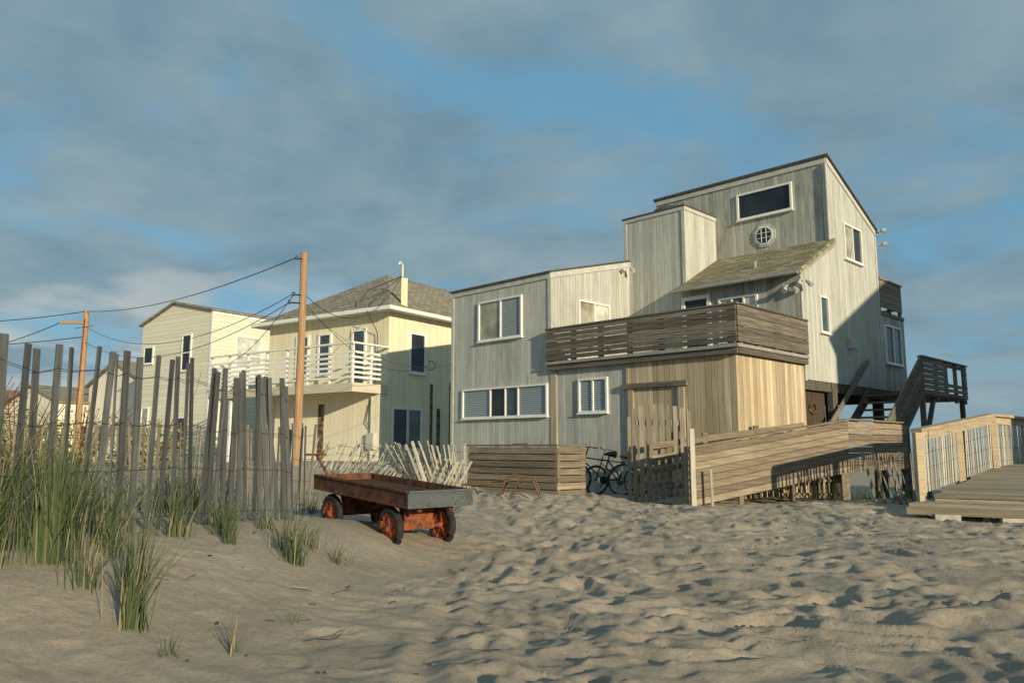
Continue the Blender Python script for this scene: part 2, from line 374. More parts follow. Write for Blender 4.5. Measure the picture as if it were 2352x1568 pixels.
mb.build('deck_floor','boxwood',H)
mb=MB(); mb.fb(G,-.085,4.54,-.105,-.06,2.62,2.729); mb.fb(G,-.105,-.06,-.06,2.79,2.62,2.729); mb.build('deck_fascia_brown','railwood',H)
mb=MB(); mb.fb(G,-.13,4.56,-.15,-.121,2.735,2.795); mb.fb(G,-.13,-.101,-.12,2.79,2.735,2.795); mb.build('deck_fascia_pale','trimdull',H)
mb=MB()
for k in range(7):
    z=2.83+k*.098; j=random.uniform(-.004,.004)
    for (a,b) in ((-.10,2.3),(2.31,4.55)): mb.fb(G,a,b,-.148,-.124,z+j,z+.088+j)
    mb.fb(G,-.128,-.104,-.118,2.79,z-j,z+.090-j)
mb.fb(G,-.14,4.56,-.17,-.06,3.515,3.545); mb.fb(G,-.15,-.05,-.06,2.79,3.515,3.545)
for p in (.0,.75,1.5,2.25,3.0,3.75,4.42): mb.fb(G,p,p+.09,-.122,-.03,2.8,3.51)
for q in (.0,.7,1.4,2.1,2.68): mb.fb(G,-.1,-.01,q,q+.09,2.8,3.51)
mb.build('deck_railing','railwood',H)
mb=MB()
window(mb,G,'q',0,5.45,6.86,3.52,4.42,[3,4],divs=[5.45,6.12,6.86])
window(mb,G,'q',0,4.66,7.43,1.66,2.30,[3,2,1,3],divs=[4.66,5.53,5.95,6.46,7.43])
window(mb,G,'q',.02,2.99,3.69,1.69,2.34,[3,3])
window(mb,G,'p',4.53,.99,2.08,3.35,4.32,[4,5])
window(mb,G,'q',2.8,1.0,1.86,3.3,4.22,[5,2,4])
window(mb,G,'q',2.8,2.2,2.78,2.85,4.32,[1],fw=.09)
window(mb,G,'q',4.46,.87,2.20,6.54,7.12,[1],fw=.05)
window(mb,G,'p',-.004,5.24,6.2,5.33,6.12,[4,1])
window(mb,G,'p',-.004,3.7,4.06,3.43,4.17,[2],fw=.04)
window(mb,G,'p',0.002,7.5,8.55,3.05,3.95,[1,2])
c=(1.56,6.0)
def octa(r,d0,d1,mi):
    pts=[(c[0]+r*math.cos(math.pi/8+k*math.pi/4),c[1]+r*math.sin(math.pi/8+k*math.pi/4)) for k in range(8)]
    mb.prismp(G,pts,4.46-d1,4.46-d0,mi)
octa(.30,.001,.03,6); octa(.24,.03,.045,0); octa(.20,.045,.052,1)
for k in (-1,1): mb.fb(G,c[0]+k*.06-.006,c[0]+k*.06+.006,4.395,4.408,c[1]-.175,c[1]+.175,0); mb.fb(G,c[0]-.175,c[0]+.175,4.396,4.4075,c[1]+k*.06-.006,c[1]+k*.06+.006,0)
mb.build('windows',WM+['trimgrey'],H)
mb=MB(); mb.fb(G,1.02,2.54,-.07,-.002,2.10,2.2,1)
mb.fb(G,1.10,1.22,-.045,-.002,-.2,2.1,0); mb.fb(G,2.28,2.40,-.045,-.002,-.2,2.1,0)
mb.build('gate_doorframe',['cedar_dull','railwood'],H)
mb=MB()
def spot(o,d):
    o=V(o); mb.disc(o,d,.05,.03,10); mb.tube([o,o+V(d)*.12],.015,6)
    e=o+V(d)*.12
    for s in (-1,1):
        a=e+V((.06*s,0,0)); mb.tube([a,a+V((.05*s,-.06,-.07)),a+V((.08*s,-.1,-.12))],[.025,.05,.06],8)
spot(G.at(-.03,2.75,4.38),(.3,-.6,0)); spot(G.at(4.5,2.75,5.40),(.6,-.6,0)); spot(G.at(.25,2.78,4.3),(-.2,-.9,-.1))
for zz in (6.35,6.0): 
    o=G.at(-.05,7.3,zz); mb.tube([o,o+V((.12,-.08,0))],.03,8); mb.disc(o+V((.14,-.09,0)),(1,-.5,0),.06,.08,10)
mb.fb(G,-.12,-.006,5.15,5.32,3.17,3.42); mb.fb(G,-.16,-.12,5.17,5.30,3.19,3.30)
mb.build('wall_lamps','trimgrey',H)
mb=MB()
mb.fb(G,-.02,1.2,7.26,8.95,4.23,4.32)
for k in range(5): mb.fb(G,-.03,-.005,7.28,8.8,4.42+k*.14,4.55+k*.14); 
for q in (7.3,8.0,8.75): mb.fb(G,-.004,.07,q,q+.07,4.3,5.2)
mb.fb(G,-.05,.09,7.26,8.85,5.13,5.17)
for k in range(2): mb.fb(G,.0,1.2,8.80,8.825,4.5+k*.3,4.56+k*.3)
mb.build('upper_balcony','boxwood',H)
mb=MB()
mb.fb(G,-1.27,.0,6.0,9.3,2.08,2.20)
for k in range(7): mb.fb(G,-1.30,-1.276,6.0,7.7,2.12+k*.118,2.225+k*.118)
for k in range(7): mb.fb(G,-1.30,-1.276,9.0,9.3,2.12+k*.118,2.225+k*.118)
for k in (0,1,2,6): mb.fb(G,-1.30,-1.276,7.7,9.0,2.12+k*.118,2.20+k*.118)
for q in (6.0,7.0,7.75,8.5,9.2): mb.fb(G,-1.275,-1.2,q,q+.08,2.0,2.95)
mb.fb(G,-1.33,-1.2,5.95,9.32,2.945,2.98)
mb.fb(G,-1.24,-1.14,6.1,6.2,-.4,2.08); mb.fb(G,-1.24,-1.14,9.1,9.2,-.4,2.08)
mb.beam(G.at(-1.2,6.15,1.0),G.at(-1.2,6.9,2.05),.08,.1)
A=(6.0,2.2); Bq=(3.6,.62)
for pp in (-1.27,-.12):
    for k in range(6):
        o=-.06+k*.16
        if pp<-1 or k in(0,1,5): mb.beam(G.at(pp,A[0],A[1]+o),G.at(pp,Bq[0],Bq[1]+o),.03,.125)
for k in range(9):
    t=(k+.5)/9; q=A[0]+(Bq[0]-A[0])*t; z=A[1]+(Bq[1]-A[1])*t
    mb.fb(G,-1.25,-.12,q-.13,q+.13,z-.02,z+.02)
mb.build('rear_deck_and_stairs','railwood',H)
# ------------------------------------------------------------ wooden ramp
R=empty('wooden_ramp')
mb=MB()
r0=V((2.75,12.15,0)); r1=V((6.02,14.0,0))
NB=8
for k in range(NB):
    z0=.04+k*.110; z1=.50+k*.113
    mb.beam(r0+Z*(z0+.04),r1+Z*(z1+.05),.03,.101)
def lay(a,b,mi=0):
    for k in range(NB): mb.beam(a+Z*(.55+k*.113),b+Z*(.55+k*.113),.03,.103,mi)
p1=G.at(-1.38,4.4,0); lay(r1,p1)
mb.beam(r0+Z*.93,r1+Z*1.43,.12,.03); mb.beam(r1+Z*1.43,p1+Z*1.43,.12,.03)
off=V((-.5,.87,0))*.95
mb.poly([r0+Z*.05,r1+Z*.55,r1+off+Z*.55,r0+off+Z*.05],[(0,1,2,3)])
mb.fb(G,-1.36,-.05,1.35,4.4,.52,.56)
d=(r1-r0)
for t in (.0,.3,.62,.97):
    a=r0+d*t; mb.beam(a+V((-.03,.05,-.5)),a+V((-.03,.05,.95+.46*t)),.07,.07)
for t in (.0,.5,1.): 
    a=r1.lerp(p1,t); mb.beam(a+V((-.05,.05,-.5)),a+V((-.05,.05,1.4)),.09,.09)
for k in range(3): mb.beam(r0+off+Z*(.55+k*.2),r1+off+Z*(.95+k*.2),.03,.1)
for t in (0,.33,.66): a=r0+off+d*t; mb.beam(a+Z*-.3,a+Z*(1.05+.42*t),.08,.08)
mb.build('ramp_boards','boxwood',R)
mb=MB(); mb.beam((2.77,12.02,-.3),(2.77,12.02,1.22),.07,.05); mb.beam((3.08,12.1,-.3),(3.06,12.1,.6),.04,.03); mb.build('ramp_end_post','slatlight',R)
mb=MB()
for k in range(11): mb.beam((4.9+k*.09,14.2,.0),(4.92+k*.09,14.2,.42),.05,.03)
mb.beam((4.85,14.17,.34),(5.9,14.17,.34),.03,.04); mb.beam((4.85,14.17,.1),(5.9,14.17,.1),.03,.04); mb.beam((4.7,13.6,.0),(5.0,14.1,.42),.04,.04)
mb.build('stored_pallet','railnew')
# ------------------------------------------------------------ plank gate
mb=MB(); gp=V((2.10,13.35,0)); gd=V((.985,-.17,0)); L=.80
n=8
for k in range(n):
    t=k/(n-1); a=gp+gd*(L*t); hh=1.60+.07*math.sin(math.pi*t)
    mb.box(a-gd*.038,gd*.076,V((.004,.022,0)),Z*hh)
bk=V((.0,.035,0))
for z in (.3,1.35): mb.beam(gp+bk+Z*z,gp+gd*L+bk+Z*z,.03,.1)
mb.beam(gp+bk*1.8+Z*.32,gp+gd*L+bk*1.8+Z*1.32,.025,.09)
mb.beam(gp-gd*.1+Z*-.3,gp-gd*.1+Z*1.45,.05,.05); mb.beam(gp+gd*(L+.1)+Z*-.3,gp+gd*(L+.1)+Z*1.55,.06,.06)
mb.build('plank_gate','gatewood')
# ------------------------------------------------------------ storage box
S=Fr((.79,13.75),(-.7071,.7071),(.7071,.7071)); sb=empty('wooden_storage_box')
mb=MB()
for k in range(8):
    z=-.05+k*.125; j=random.uniform(-.012,.012)
    mb.fb(S,0.0+j,2.3+j,-.025,0,z,z+.108); mb.fb(S,-.026,-.001,-.02,.75,z,z+.108); mb.fb(S,2.3,2.325,0,.75,z,z+.108); mb.fb(S,0,2.3,.75,.775,z,z+.108)
for p,q in((.0,.0),(.75,.0),(1.5,.0),(2.21,.0),(.0,.66),(2.21,.66)): mb.fb(S,p+.002,p+.088,q+.002,q+.088,-.3,.94)
mb.fb(S,-.05,2.35,-.05,.8,.955,.985); mb.fb(S,.9,1.3,.2,.25,.985,1.01)
mb.build('plank_sides','boxwood',sb)
mb=MB(); mb.fb(S,.09,2.2,.09,.65,0,.9); mb.build('inner_lining','under',sb)
# ------------------------------------------------------------ cream house
Yf=Fr((-3.85,24.0),(-.822,.57),(.57,.822)); YH=empty('cream_two_storey_house')
mb=MB(); mb.fb(Yf,0,5.8,0,11,-.8,5.22); mb.build('walls','cream',YH)
mb=MB(); mb.fb(Yf,.02,4.9,-.35,-.001,-.8,2.75); mb.build('lower_room_wall','creamv',YH)
o=.42
def P(p,q,z): return Yf.at(p,q,z)
mb=MB(); e=5.22
a=[P(-o,-o,e),P(5.8+o,-o,e),P(5.8+o,11+o,e),P(-o,11+o,e),P(2.9,2.9,7.22),P(2.9,8.1,7.22)]
mb.poly(a,[(0,1,4),(1,2,5,4),(2,3,5),(3,0,4,5)]); mb.build('hip_roof','shingle2',YH)
mb=MB(); mb.fb(Yf,-o,5.8+o,-o-.08,-o,e-.1,e+.02); mb.fb(Yf,-o-.08,-o,-o-.08,11+o,e-.1,e+.02); mb.fb(Yf,5.8+o,5.9+o,-o,11,e-.1,e+.02)
mb.fb(Yf,-o,5.8+o,-o,11+o,e-.06,e-.03)
mb.build('gutters','white',YH)
mb=MB()
def yw(face,a,b,z0,z1,pn,**k): window(mb,Yf,face,0,a,b,z0,z1,pn,fw=.08,**k)
for a in (1.05,2.65,3.75): yw('q',a,a+.5,2.9 if a<1.5 else 3.35,4.62,[2])
yw('p',1.0,1.65,3.35,4.55,[1]); yw('p',3.6,4.2,3.35,4.55,[1]); yw('p',.25,.85,.9,2.1,[1]); yw('p',.95,1.5,.9,2.1,[2])
mb.build('windows',WM,YH)
mb=MB(); mb.fb(Yf,-.02,.0-.001,2.0,2.12,-.8,3.0); mb.fb(Yf,-.03,-.002,3.0,3.1,-.8,3.1); mb.fb(Yf,-.025,-.002,2.35,2.5,-.8,2.2); mb.fb(Yf,-.2,-.1,3.3,3.4,-.8,2.6); mb.fb(Yf,2.45,2.72,-.365,-.352,.2,2.3); mb.build('dark_pipes_and_stains',twotone('black_stain',(.03,.025,.02),(.25,.18,.10),6),YH)
mb=MB(); mb.fb(Yf,.12,.42,-.48,-.352,.85,1.35); mb.tube([P(.27,-.41,1.35),P(.27,-.41,2.6)],.03,6); mb.tube([P(.27,-.41,.85),P(.27,-.41,-.3)],.03,6); mb.build('electric_meter','trimgrey',YH)
mb=MB(); mb.box(P(-.02,.5,5.35),V((.20,.0,0)),V((0,.03,0)),V((0,0,.95)),0); mb.tube([P(.03,.6,5.2),P(.03,.6,6.75)],.03,8); mb.tube([P(.03,.6,6.75),P(.0,.45,6.82),P(-.02,.35,6.72)],.03,8); mb.build('service_mast','cream',YH)
mb=MB(); mb.fb(Yf,4.35,4.62,-.375,-.352,1.02,1.32,0); sg=mb.build('warning_sign','red',YH)
def text(body,loc,size,nrm,mat,parent,name='lettering'):
    cu=bpy.data.curves.new(name,'FONT'); cu.body=body; cu.size=size; cu.extrude=.001; cu.align_x='CENTER'; cu.align_y='CENTER'
    ob=bpy.data.objects.new(name,cu); scene.collection.objects.link(ob); cu.materials.append(M[mat])
    n=V(nrm).normalized(); x=Z.cross(n).normalized()
    y=n.cross(x); mt=Matrix((x,y,n)).transposed().to_4x4(); mt.translation=V(loc); ob.matrix_world=mt; ob.parent=parent; return ob
text('KEEP\nOUT',P(4.485,-.380,1.19),.11,-Yf.q,'blackmetal',YH)
mb=MB(); b0,b1,q0=-.0,7.0,-1.5
mb.fb(Yf,b0,b1,q0,-.0,2.72,2.80); 
mb.build('balcony_floor','cream',YH)
mb=MB()
mb.fb(Yf,b0-.03,b1,q0-.03,q0-.001,2.55,2.82); mb.fb(Yf,b0-.031,b0-.001,q0,0,2.55,2.82)
mb.build('balcony_fascia',wood('balcony_fascia',(.50,.44,.33),(.70,.63,.50),False,None,.1),YH)
mb=MB()
for k in range(6):
    z=2.95+k*.15; mb.fb(Yf,b0,b1,q0-.025,q0,z,z+.065); mb.fb(Yf,b0-.025,b0,q0,0,z,z+.065); mb.fb(Yf,b1,b1+.025,q0,0,z,z+.065)
mb.fb(Yf,b0-.04,b1+.03,q0-.06,q0+.04,3.98,4.03); mb.fb(Yf,b0-.06,b0+.04,q0,0,3.98,4.03)
for k in range(8): mb.fb(Yf,b0+k*.99,b0+k*.99+.07,q0+.001,q0+.07,2.8,3.98)
mb.fb(Yf,b0+.001,b0+.07,-.75,-.68,2.8,3.98)
mb.fb(Yf,5.9,6.0,q0+.1,q0+.2,-.5,2.72); mb.fb(Yf,5.0,5.08,-.5,-.42,-.5,2.72)
mb.build('balcony_railing','white',YH)
# ------------------------------------------------------------ shingle house (left)
Lf=Fr((-13.3,34.0),(-.822,.57),(.57,.822)); LH=empty('shingle_sided_house')
mb=MB(); mb.prismp(Lf,[(0,-.8),(0,6.93),(2.9,7.55),(5.6,6.7),(5.6,-.8)],0,7); mb.build('walls','clap',LH)
mb=MB(); mb.prismp(Lf,[(-.12,6.93),(-.12,6.99),(2.9,7.65),(5.72,6.77),(5.72,6.68),(2.9,7.56)],-.15,7.1); mb.build('roof','shingle2',LH)
mb=MB(); window(mb,Lf,'q',0,1.55,2.15,4.4,5.95,[1],fw=.08); window(mb,Lf,'q',0,1.6,2.2,.8,2.2,[1],fw=.08); window(mb,Lf,'q',0,4.6,5.3,4.9,5.6,[1],fw=.08)
window(mb,Lf,'p',0,1.3,2.6,4.2,5.9,[5],fw=.08); window(mb,Lf,'q',0,4.7,5.2,1.9,2.7,[4],fw=.08)
mb.fb(Lf,-.03,.1,-.03,-.002,-.5,6.9); mb.fb(Lf,-.04,-.002,-.03,7,6.78,6.93)
for (a,b) in ((1.55,2.15),): mb.fb(Lf,a,b,-.045,-.013,5.15,5.2)
mb.fb(Lf,-.045,-.013,1.3,2.6,5.05,5.1)
mb.build('windows_and_trim',WM,LH)
def simple_house(name,o,p,q,w,d,eave,ridge,wall='pale',roof='shingle2'):
    F=Fr(o,p,q); e=empty(name)
    m=MB(); m.prismp(F,[(0,-1),(0,eave),(w/2,ridge),(w,eave),(w,-1)],0,d); m.build('walls',wall,e)
    m=MB(); m.prismp(F,[(-.3,eave-.02),(-.3,eave+.06),(w/2,ridge+.12),(w+.3,eave+.06),(w+.3,eave-.02),(w/2,ridge+.02)],-.2,d+.2); m.build('roof',roof,e)
    m=MB()
    for a in (w*.2,w*.62):
        for z in (1.0,3.6):
            if z+1.3<eave: window(m,F,'q',0,a,a+.8,z,z+1.2,[1],fw=.08)
    for b in (d*.2,d*.6):
        for z in (1.0,3.6):
            if z+1.3<eave: window(m,F,'p',0,b,b+.8,z,z+1.2,[2],fw=.08)
    m.build('windows',WM,e); return e
simple_house('cottage',(-21.5,45),(-.822,.57),(.57,.822),6,7,4.6,6.0)
simple_house('cottage',(-27.5,47),(-.822,.57),(.57,.822),7,7,3.6,4.7,'pale')
simple_house('cottage',(-36,52),(-.822,.57),(.57,.822),9,7,3.8,5.0,'clap')
simple_house('cottage',(-17.5,62),(-.822,.57),(.57,.822),8,7,4.4,6.2)
simple_house('neighbour_beach_house',tuple(G.at(-12,1.45,0)[:2]),(.7071,.7071),(.7071,-.7071),9.5,7,6.1,8.5,'grey')
# ------------------------------------------------------------ poles and wires
mb=MB(); px,py=-4.68,17.0
mb.tube([(px,py,-.5),(px+.02,py,6.2*.5),(px+.01,py,5.26)],[.095,.085,.075],10); 
mb.build('utility_pole','pole')
mb=MB()
for z,dx in ((5.1,-.12),(4.28,-.16),(4.1,-.25)): mb.tube([(px,py-.05,z),(px+dx,py-.12,z+.0)],.018,6); mb.tube([(px+dx,py-.12,z-.03),(px+dx,py-.12,z+.06)],.03,8)
po=mb.build('insulators','blackmetal'); po.parent=bpy.data.objects['utility_pole']
qx,qy=-16.7,30.
mb=MB(); mb.tube([(qx,qy,-.5),(qx,qy,6.25)],[.13,.10],10); mb.beam((qx-1.0,qy,5.75),(qx+.1,qy,5.75),.1,.1); mb.build('utility_pole','pole')
def wirepts(a,b,sag,n=20): 
    a=V(a);b=V(b); return [a.lerp(b,t/n)-Z*sag*4*(t/n)*(1-t/n) for t in range(n+1)]
W=MB()
def wr(a,b,s,r=.009): W.tube(wirepts(a,b,s),r,5)
wr((px-.12,py-.12,5.12),(qx,qy,6.2),.35,.012)
wr((px-.16,py-.12,4.3),(qx,qy,5.6),.9); wr((px-.16,py-.12,4.28),(-13,33,4.6),.7); wr((px-.25,py-.12,4.1),(qx,qy,5.0),.9)
wr((qx,qy,6.2),(-32,36,7),.4,.018); wr((qx-.9,qy,5.8),(-32,40,5.8),.6,.018); wr((qx,qy,5.2),(-32,33,5.8),.5,.018)
mp=P(.03,.6,6.4)
wr((px+.08,py,4.28),mp,.9); wr((px+.08,py,4.1),P(-.1,1.8,3.6),.7,.007); wr((px+.08,py,4.0),G.at(7.9,-.02,3.0),.5,.005)
W.tube([mp,P(.45,-.2,5.6),P(.45,-.52,5.1),P(.4,-.1,4.5),P(.42,-.05,3.2),P(.4,-.4,2.2),P(.5,-.42,1.7),P(.3,-.42,1.5)],.014,5)
W.tube([mp,P(.9,-.1,5.9),P(1.0,-.3,5.5)],.018,5); W.tube([P(-.05,1.95,3.6)+V((.15*math.cos(t),0,.15*math.sin(t))) for t in np.linspace(0,6,14)],.012,5)
W.build('overhead_wires','wire')
mb=MB(); mb.tube([(-13.5,24,-.2),(-13.4,24,4.9)],.02,5); mb.tube([(-13.7,24,4.6),(-13.1,24,4.7)],.012,5); mb.build('antenna_rod','rust')
# ------------------------------------------------------------ snow fences
def fence(name,path,spacing,h,mat='slat',lean=(0,0,0),jit=.03,w=.038,wires=(.12,.38,.62,.88),zfn=None,sink=.08,leanfn=None,hj=.05):
    m=MB(); path=[V((*p,0)) if len(p)==2 else V(p) for p in path]
    segs=[(path[i+1]-path[i]).length for i in range(len(path)-1)]; T=sum(segs); s=0; slats=[]
    while s<T:
        r=s; i=0
        while r>segs[i]: r-=segs[i]; i+=1
        d=(path[i+1]-path[i]).normalized(); p=path[i]+d*r; f=s/T
        z0=(zfn(p.x,p.y) if zfn else tz(p.x,p.y))+p.z
        ln=V(leanfn(f)) if leanfn else V(lean)
        ln=ln+d*random.gauss(0,jit)+d.cross(Z)*random.gauss(0,jit*.6)
        a=V((p.x,p.y,z0-sink)); up=(Z+ln).normalized(); b=a+up*(h+sink+random.uniform(-hj,hj))
        r_=(d+d.cross(Z)*random.gauss(0,.25)).normalized(); th=r_.cross(up).normalized()*.012; ww=r_*w*random.uniform(.85,1.12)
        m.box(a-ww/2,ww,th,b-a,0); slats.append((a,b,th)); s+=(spacing(f) if callable(spacing) else spacing)*random.uniform(.7,1.3)
    for t in wires:
        for sgn,(mul) in ((1,1.3),(-1,-.3)):
            pts=[a.lerp(b,t)+th*mul+Z*.004*sgn for a,b,th in slats]
            for i in range(len(pts)-1): m.tube([pts[i],pts[i+1]],.0022,3,1)
    return m.build(name,[mat,'wire'])
fence('snow_fence',[(-3.45,3.2),(-2.9,4.35),(-2.72,4.9),(-2.6,5.4),(-2.42,5.9),(-2.22,6.4),(-1.9,7.0)],lambda f:.105-.052*max(0,(f-.68)/.32),1.20,jit=.03,w=.042,leanfn=lambda f:(-.10*max(0,(f-.75)*4),.0,0))
fence('snow_fence',[(-2.75,10.6),(-3.6,11.4),(-5.0,12.2),(-7,12.8),(-9.5,13.0),(-12.5,13.0)],.10,1.12,'slatmid',jit=.05)
fence('snow_fence',[(-4.2,16.2),(-2.9,15.6),(-1.9,14.6)],.11,.62,'slatlight',lean=(.45,-.1,0),jit=.25)
fence('snow_fence',[(-1.85,14.1),(-1.5,13.6),(-1.1,13.5),(-.78,13.9)],.065,.84,'slatlight',leanfn=lambda f:(-.62+f*.6,-.2,0),jit=.05)
fence('snow_fence',[(-1.75,13.9),(-1.35,13.4),(-1.0,13.5)],.08,.62,'slatlight',leanfn=lambda f:(.45,-.3,0),jit=.05)
fence('snow_fence',[(-3.4,14.8),(-2.7,14.3),(-2.0,13.9)],.09,.50,'slatlight',leanfn=lambda f:(.9,-.3,0),jit=.1)
fence('snow_fence',[(5.75,12.4),(6.0,12.35),(6.55,12.8)],.13,.85,'gatewood',leanfn=lambda f:(-.38+.15*f,-.1,0),jit=.12)
# ------------------------------------------------------------ boardwalk (right)
BW=empty('boardwalk')
mb=MB()
bl=[V((5.75,10.7,.30)),V((8.0,13.0,.60)),V((12.5,18.0,.75))]
rt=V((2.4,-1.6,0))
for i in range(2):
    n=int((bl[i+1]-bl[i]).length/.15)
    for k in range(n):
        a=bl[i].lerp(bl[i+1],k/n); dd=(bl[i+1]-bl[i])/n*.93
        mb.box(a+Z*-.04+rt*random.uniform(-.008,.008),rt,dd,Z*.04+Z*random.uniform(0,.008))
f0=bl[0]
mb.box(f0+V((-.02,-.01,-.30)),rt,V((.03,.03,0)),Z*.25)
mb.box(f0+V((-.55,-.35,-.13)),rt,V((.22,.26,0)),Z*.045); mb.box(f0+V((-.62,-.42,-.13)),rt,V((.05,.055,0)),Z*-.09)
mb.box(f0+V((-.3,-.12,-.13)),rt,V((.2,.2,0)),Z*.045)
for k in range(4):
    a=f0+V((-.5,-.3,-.32))+rt*(k*.25+.03); mb.box(a,rt.normalized()*.08,V((.35,.35,0)),Z*.18)
mb.build('walkway_planks','newwood' ,BW)
mb=MB()
rail=[V((5.62,10.85,1.17)),V((8.0,13.0,1.47)),V((12.6,18.0,1.50))]
for i in range(2): mb.beam(rail[i],rail[i+1],.15,.045); mb.beam(rail[i]-Z*.09,rail[i+1]-Z*.09,.03,.12)
for i,t in ((0,0.01),(0,.5),(0,1),(1,.5),(1,1)):
    a=rail[i].lerp(rail[i+1],t); mb.beam(a-Z*1.3,a-Z*.03,.1,.1)
mb.build('hand_rail','railnew',BW)
fo=fence('slat_infill',[(5.72,10.95,0.0),(8.05,13.08,.0),(12.5,17.95,.0)],.085,.86,'slatlight',zfn=lambda x,y:.30+.30*min(1,max(0,(y-10.9)/2.1)) ,jit=.02,sink=0,hj=.01); fo.parent=BW
mb=MB()
for x,y,r in ((5.35,10.0,.0),(5.95,9.6,.4),(6.5,9.3,.2)):
    mb.box(V((x,y,tz(x,y)-.03)),V((.28,-.08+r*.1,.0)),V((.08,.2,0)),Z*.12)
mb.build('concrete_blocks','block')
# ------------------------------------------------------------ wagon
WG=empty('rusty_wagon'); Wf=Fr((-1.11,7.22),(-.65,.76),(.76,.65),.055)
z0=.045
mb=MB()
mb.fb(Wf,-.36,1.42,-.03,.62,z0+.42,z0+.44)
mb.fb(Wf,-.36,1.42,-.05,-.028,z0+.385,z0+.535); mb.fb(Wf,-.36,1.42,.62,.642,z0+.40,z0+.535); mb.fb(Wf,1.42,1.442,-.05,.642,z0+.40,z0+.535)
mb.fb(Wf,-.36,1.42,-.065,-.05,z0+.52,z0+.54); mb.fb(Wf,-.36,1.42,-.06,-.05,z0+.385,z0+.40)
for k in range(6): mb.fb(Wf,-.34,1.41,.005+k*.1,.098+k*.1,z0+.455,z0+.47+.002*(k%2),1)
mb.build('bed',['rustwood','beddark'],WG)
mb=MB(); mb.fb(Wf,-.385,-.361,-.06,.65,z0+.385,z0+.535); mb.fb(Wf,-.40,-.386,-.06,.65,z0+.52,z0+.54)
for q in (.0,.15,.45,.6): mb.disc(Wf.at(-.39,q,z0+.41),Wf.p,.008,.012,8)
mb.build('end_panel','bluegrey',WG)
def wheel(p,q,rr=.20):
    c=Wf.at(p,q,z0+.165); ax=Wf.q; u=V((Wf.p.x,Wf.p.y,0)).normalized()
    m=MB(); R0=rr-.036
    m.tube([c+(u*math.cos(t)+Z*math.sin(t))*R0 for t in np.linspace(0,2*math.pi,33)[:-1]],.036,10,0,True)
    tyre=m.build('tyre','rubber',WG,True)
    m=MB(); m.disc(c,ax,R0-.025,.02,24); 
    m.tube([c+(u*math.cos(t)+Z*math.sin(t))*(R0-.035)-ax*.012 for t in np.linspace(0,2*math.pi,29)[:-1]],.012,6,0,True)
    m.tube([c-ax*.05,c-ax*.02,c+ax*.05],[.022,.035,.035],12)
    for k in range(5):
        t=k*2*math.pi/5+.3; dd=u*math.cos(t)+Z*math.sin(t); m.beam(c-ax*.014+dd*.03,c-ax*.014+dd*(R0-.03),.025,.012,0,ax)
    m.build('wheel_disc','rustbright',WG)
for p in (0,1.12):
    for q in (0,.58): wheel(p,q)
mb=MB()
for p in (0,1.12):
    zc=z0+.165
    mb.tube([Wf.at(p,0,zc),Wf.at(p,.58,zc)],.016,8); mb.fb(Wf,p-.04,p+.04,.12,.46,zc-.02,zc+.06)
    mb.prism(Wf,[(.14,zc+.05),(.1,z0+.38),(.48,z0+.38),(.44,zc+.05)],p-.035,p+.035)
    mb.disc(Wf.at(p,.29,z0+.37),Z,.16,.03,20)
mb.fb(Wf,.0,1.12,.26,.32,z0+.33,z0+.37)
mb.beam(Wf.at(-.3,.12,z0+.365),Wf.at(1.3,.12,z0+.365),.04,.05); mb.beam(Wf.at(-.3,.47,z0+.365),Wf.at(1.3,.47,z0+.365),.04,.05)
mb.tube([Wf.at(1.2,.29,z0+.2),Wf.at(1.5,.2,z0+.42),Wf.at(1.75,.12,z0+.72)],.014,6); mb.tube([Wf.at(1.75,.0,z0+.72),Wf.at(1.75,.24,z0+.72)],.014,6)
mb.build('running_gear','rust',WG)
text('NONCHO',Wf.at(-.3862,.36,z0+.452),.085,-Wf.p,'letter',WG)
text('JACKSVILLE',Wf.at(.75,-.0512,z0+.502),.08,-Wf.q,'letter2',WG)
# ------------------------------------------------------------ bicycles
def bike(o,d,s=1.0,mat='blackmetal',leanv=(0,0,0)):
    e=empty('bicycle'); o=V(o); d=V(d).normalized(); up=(Z+V(leanv)).normalized(); sd=d.cross(up)
    Q=lambda x,y,l=0: o+d*x*s+up*y*s+sd*l*s
    for cx in (0,.98):
        m=MB(); C=lambda t,r:Q(cx+r*math.cos(t),.31+r*math.sin(t))
        m.tube([C(t,.295) for t in np.linspace(0,2*math.pi,33)[:-1]],.02,8,0,True)
        m.build('tyre','rubber',e,True)
        m=MB(); m.tube([C(t,.272) for t in np.linspace(0,2*math.pi,33)[:-1]],.011,6,0,True)
        for t in np.linspace(0,2*math.pi,15)[:-1]: m.tube([C(t,.02),C(t+.15,.27)],.0025,3)
        m.tube([Q(cx,.31,-.05),Q(cx,.31,.05)],.02,8); m.build('rim_and_spokes','metal',e)
    m=MB()
    for a,b in (((0,.31),(.42,.30)),((0,.31),(.32,.68)),((.42,.30),(.30,.78)),((.42,.30),(.84,.66)),((.32,.68),(.82,.74)),((.98,.31),(.80,.86))): m.tube([Q(*a),Q(*b)],.015,6)
    m.tube([Q(.80,.86,0),Q(.78,.95,0)],.013,6); m.tube([Q(.70,.97,-.3),Q(.80,.98,-.15),Q(.80,.95,0),Q(.80,.98,.15),Q(.70,.97,.3)],.012,6)
    m.tube([Q(.16,.81),Q(.30,.82),Q(.42,.81)],[.07,.045,.015],8); m.disc(Q(.42,.30,.04),sd,.08,.01,16); m.tube([Q(.42,.30,.05),Q(.50,.16,.07)],.01,5)
    m.build('frame',mat,e)
bike((2.05,14.75,tz(2,15)+.04),(-.85,.5,0),.95,'blackmetal',(.08,.12,0)); bike((2.35,14.8,tz(2.4,15)+.03),(-.8,.6,0),.92,'bronze',(.05,.15,0))
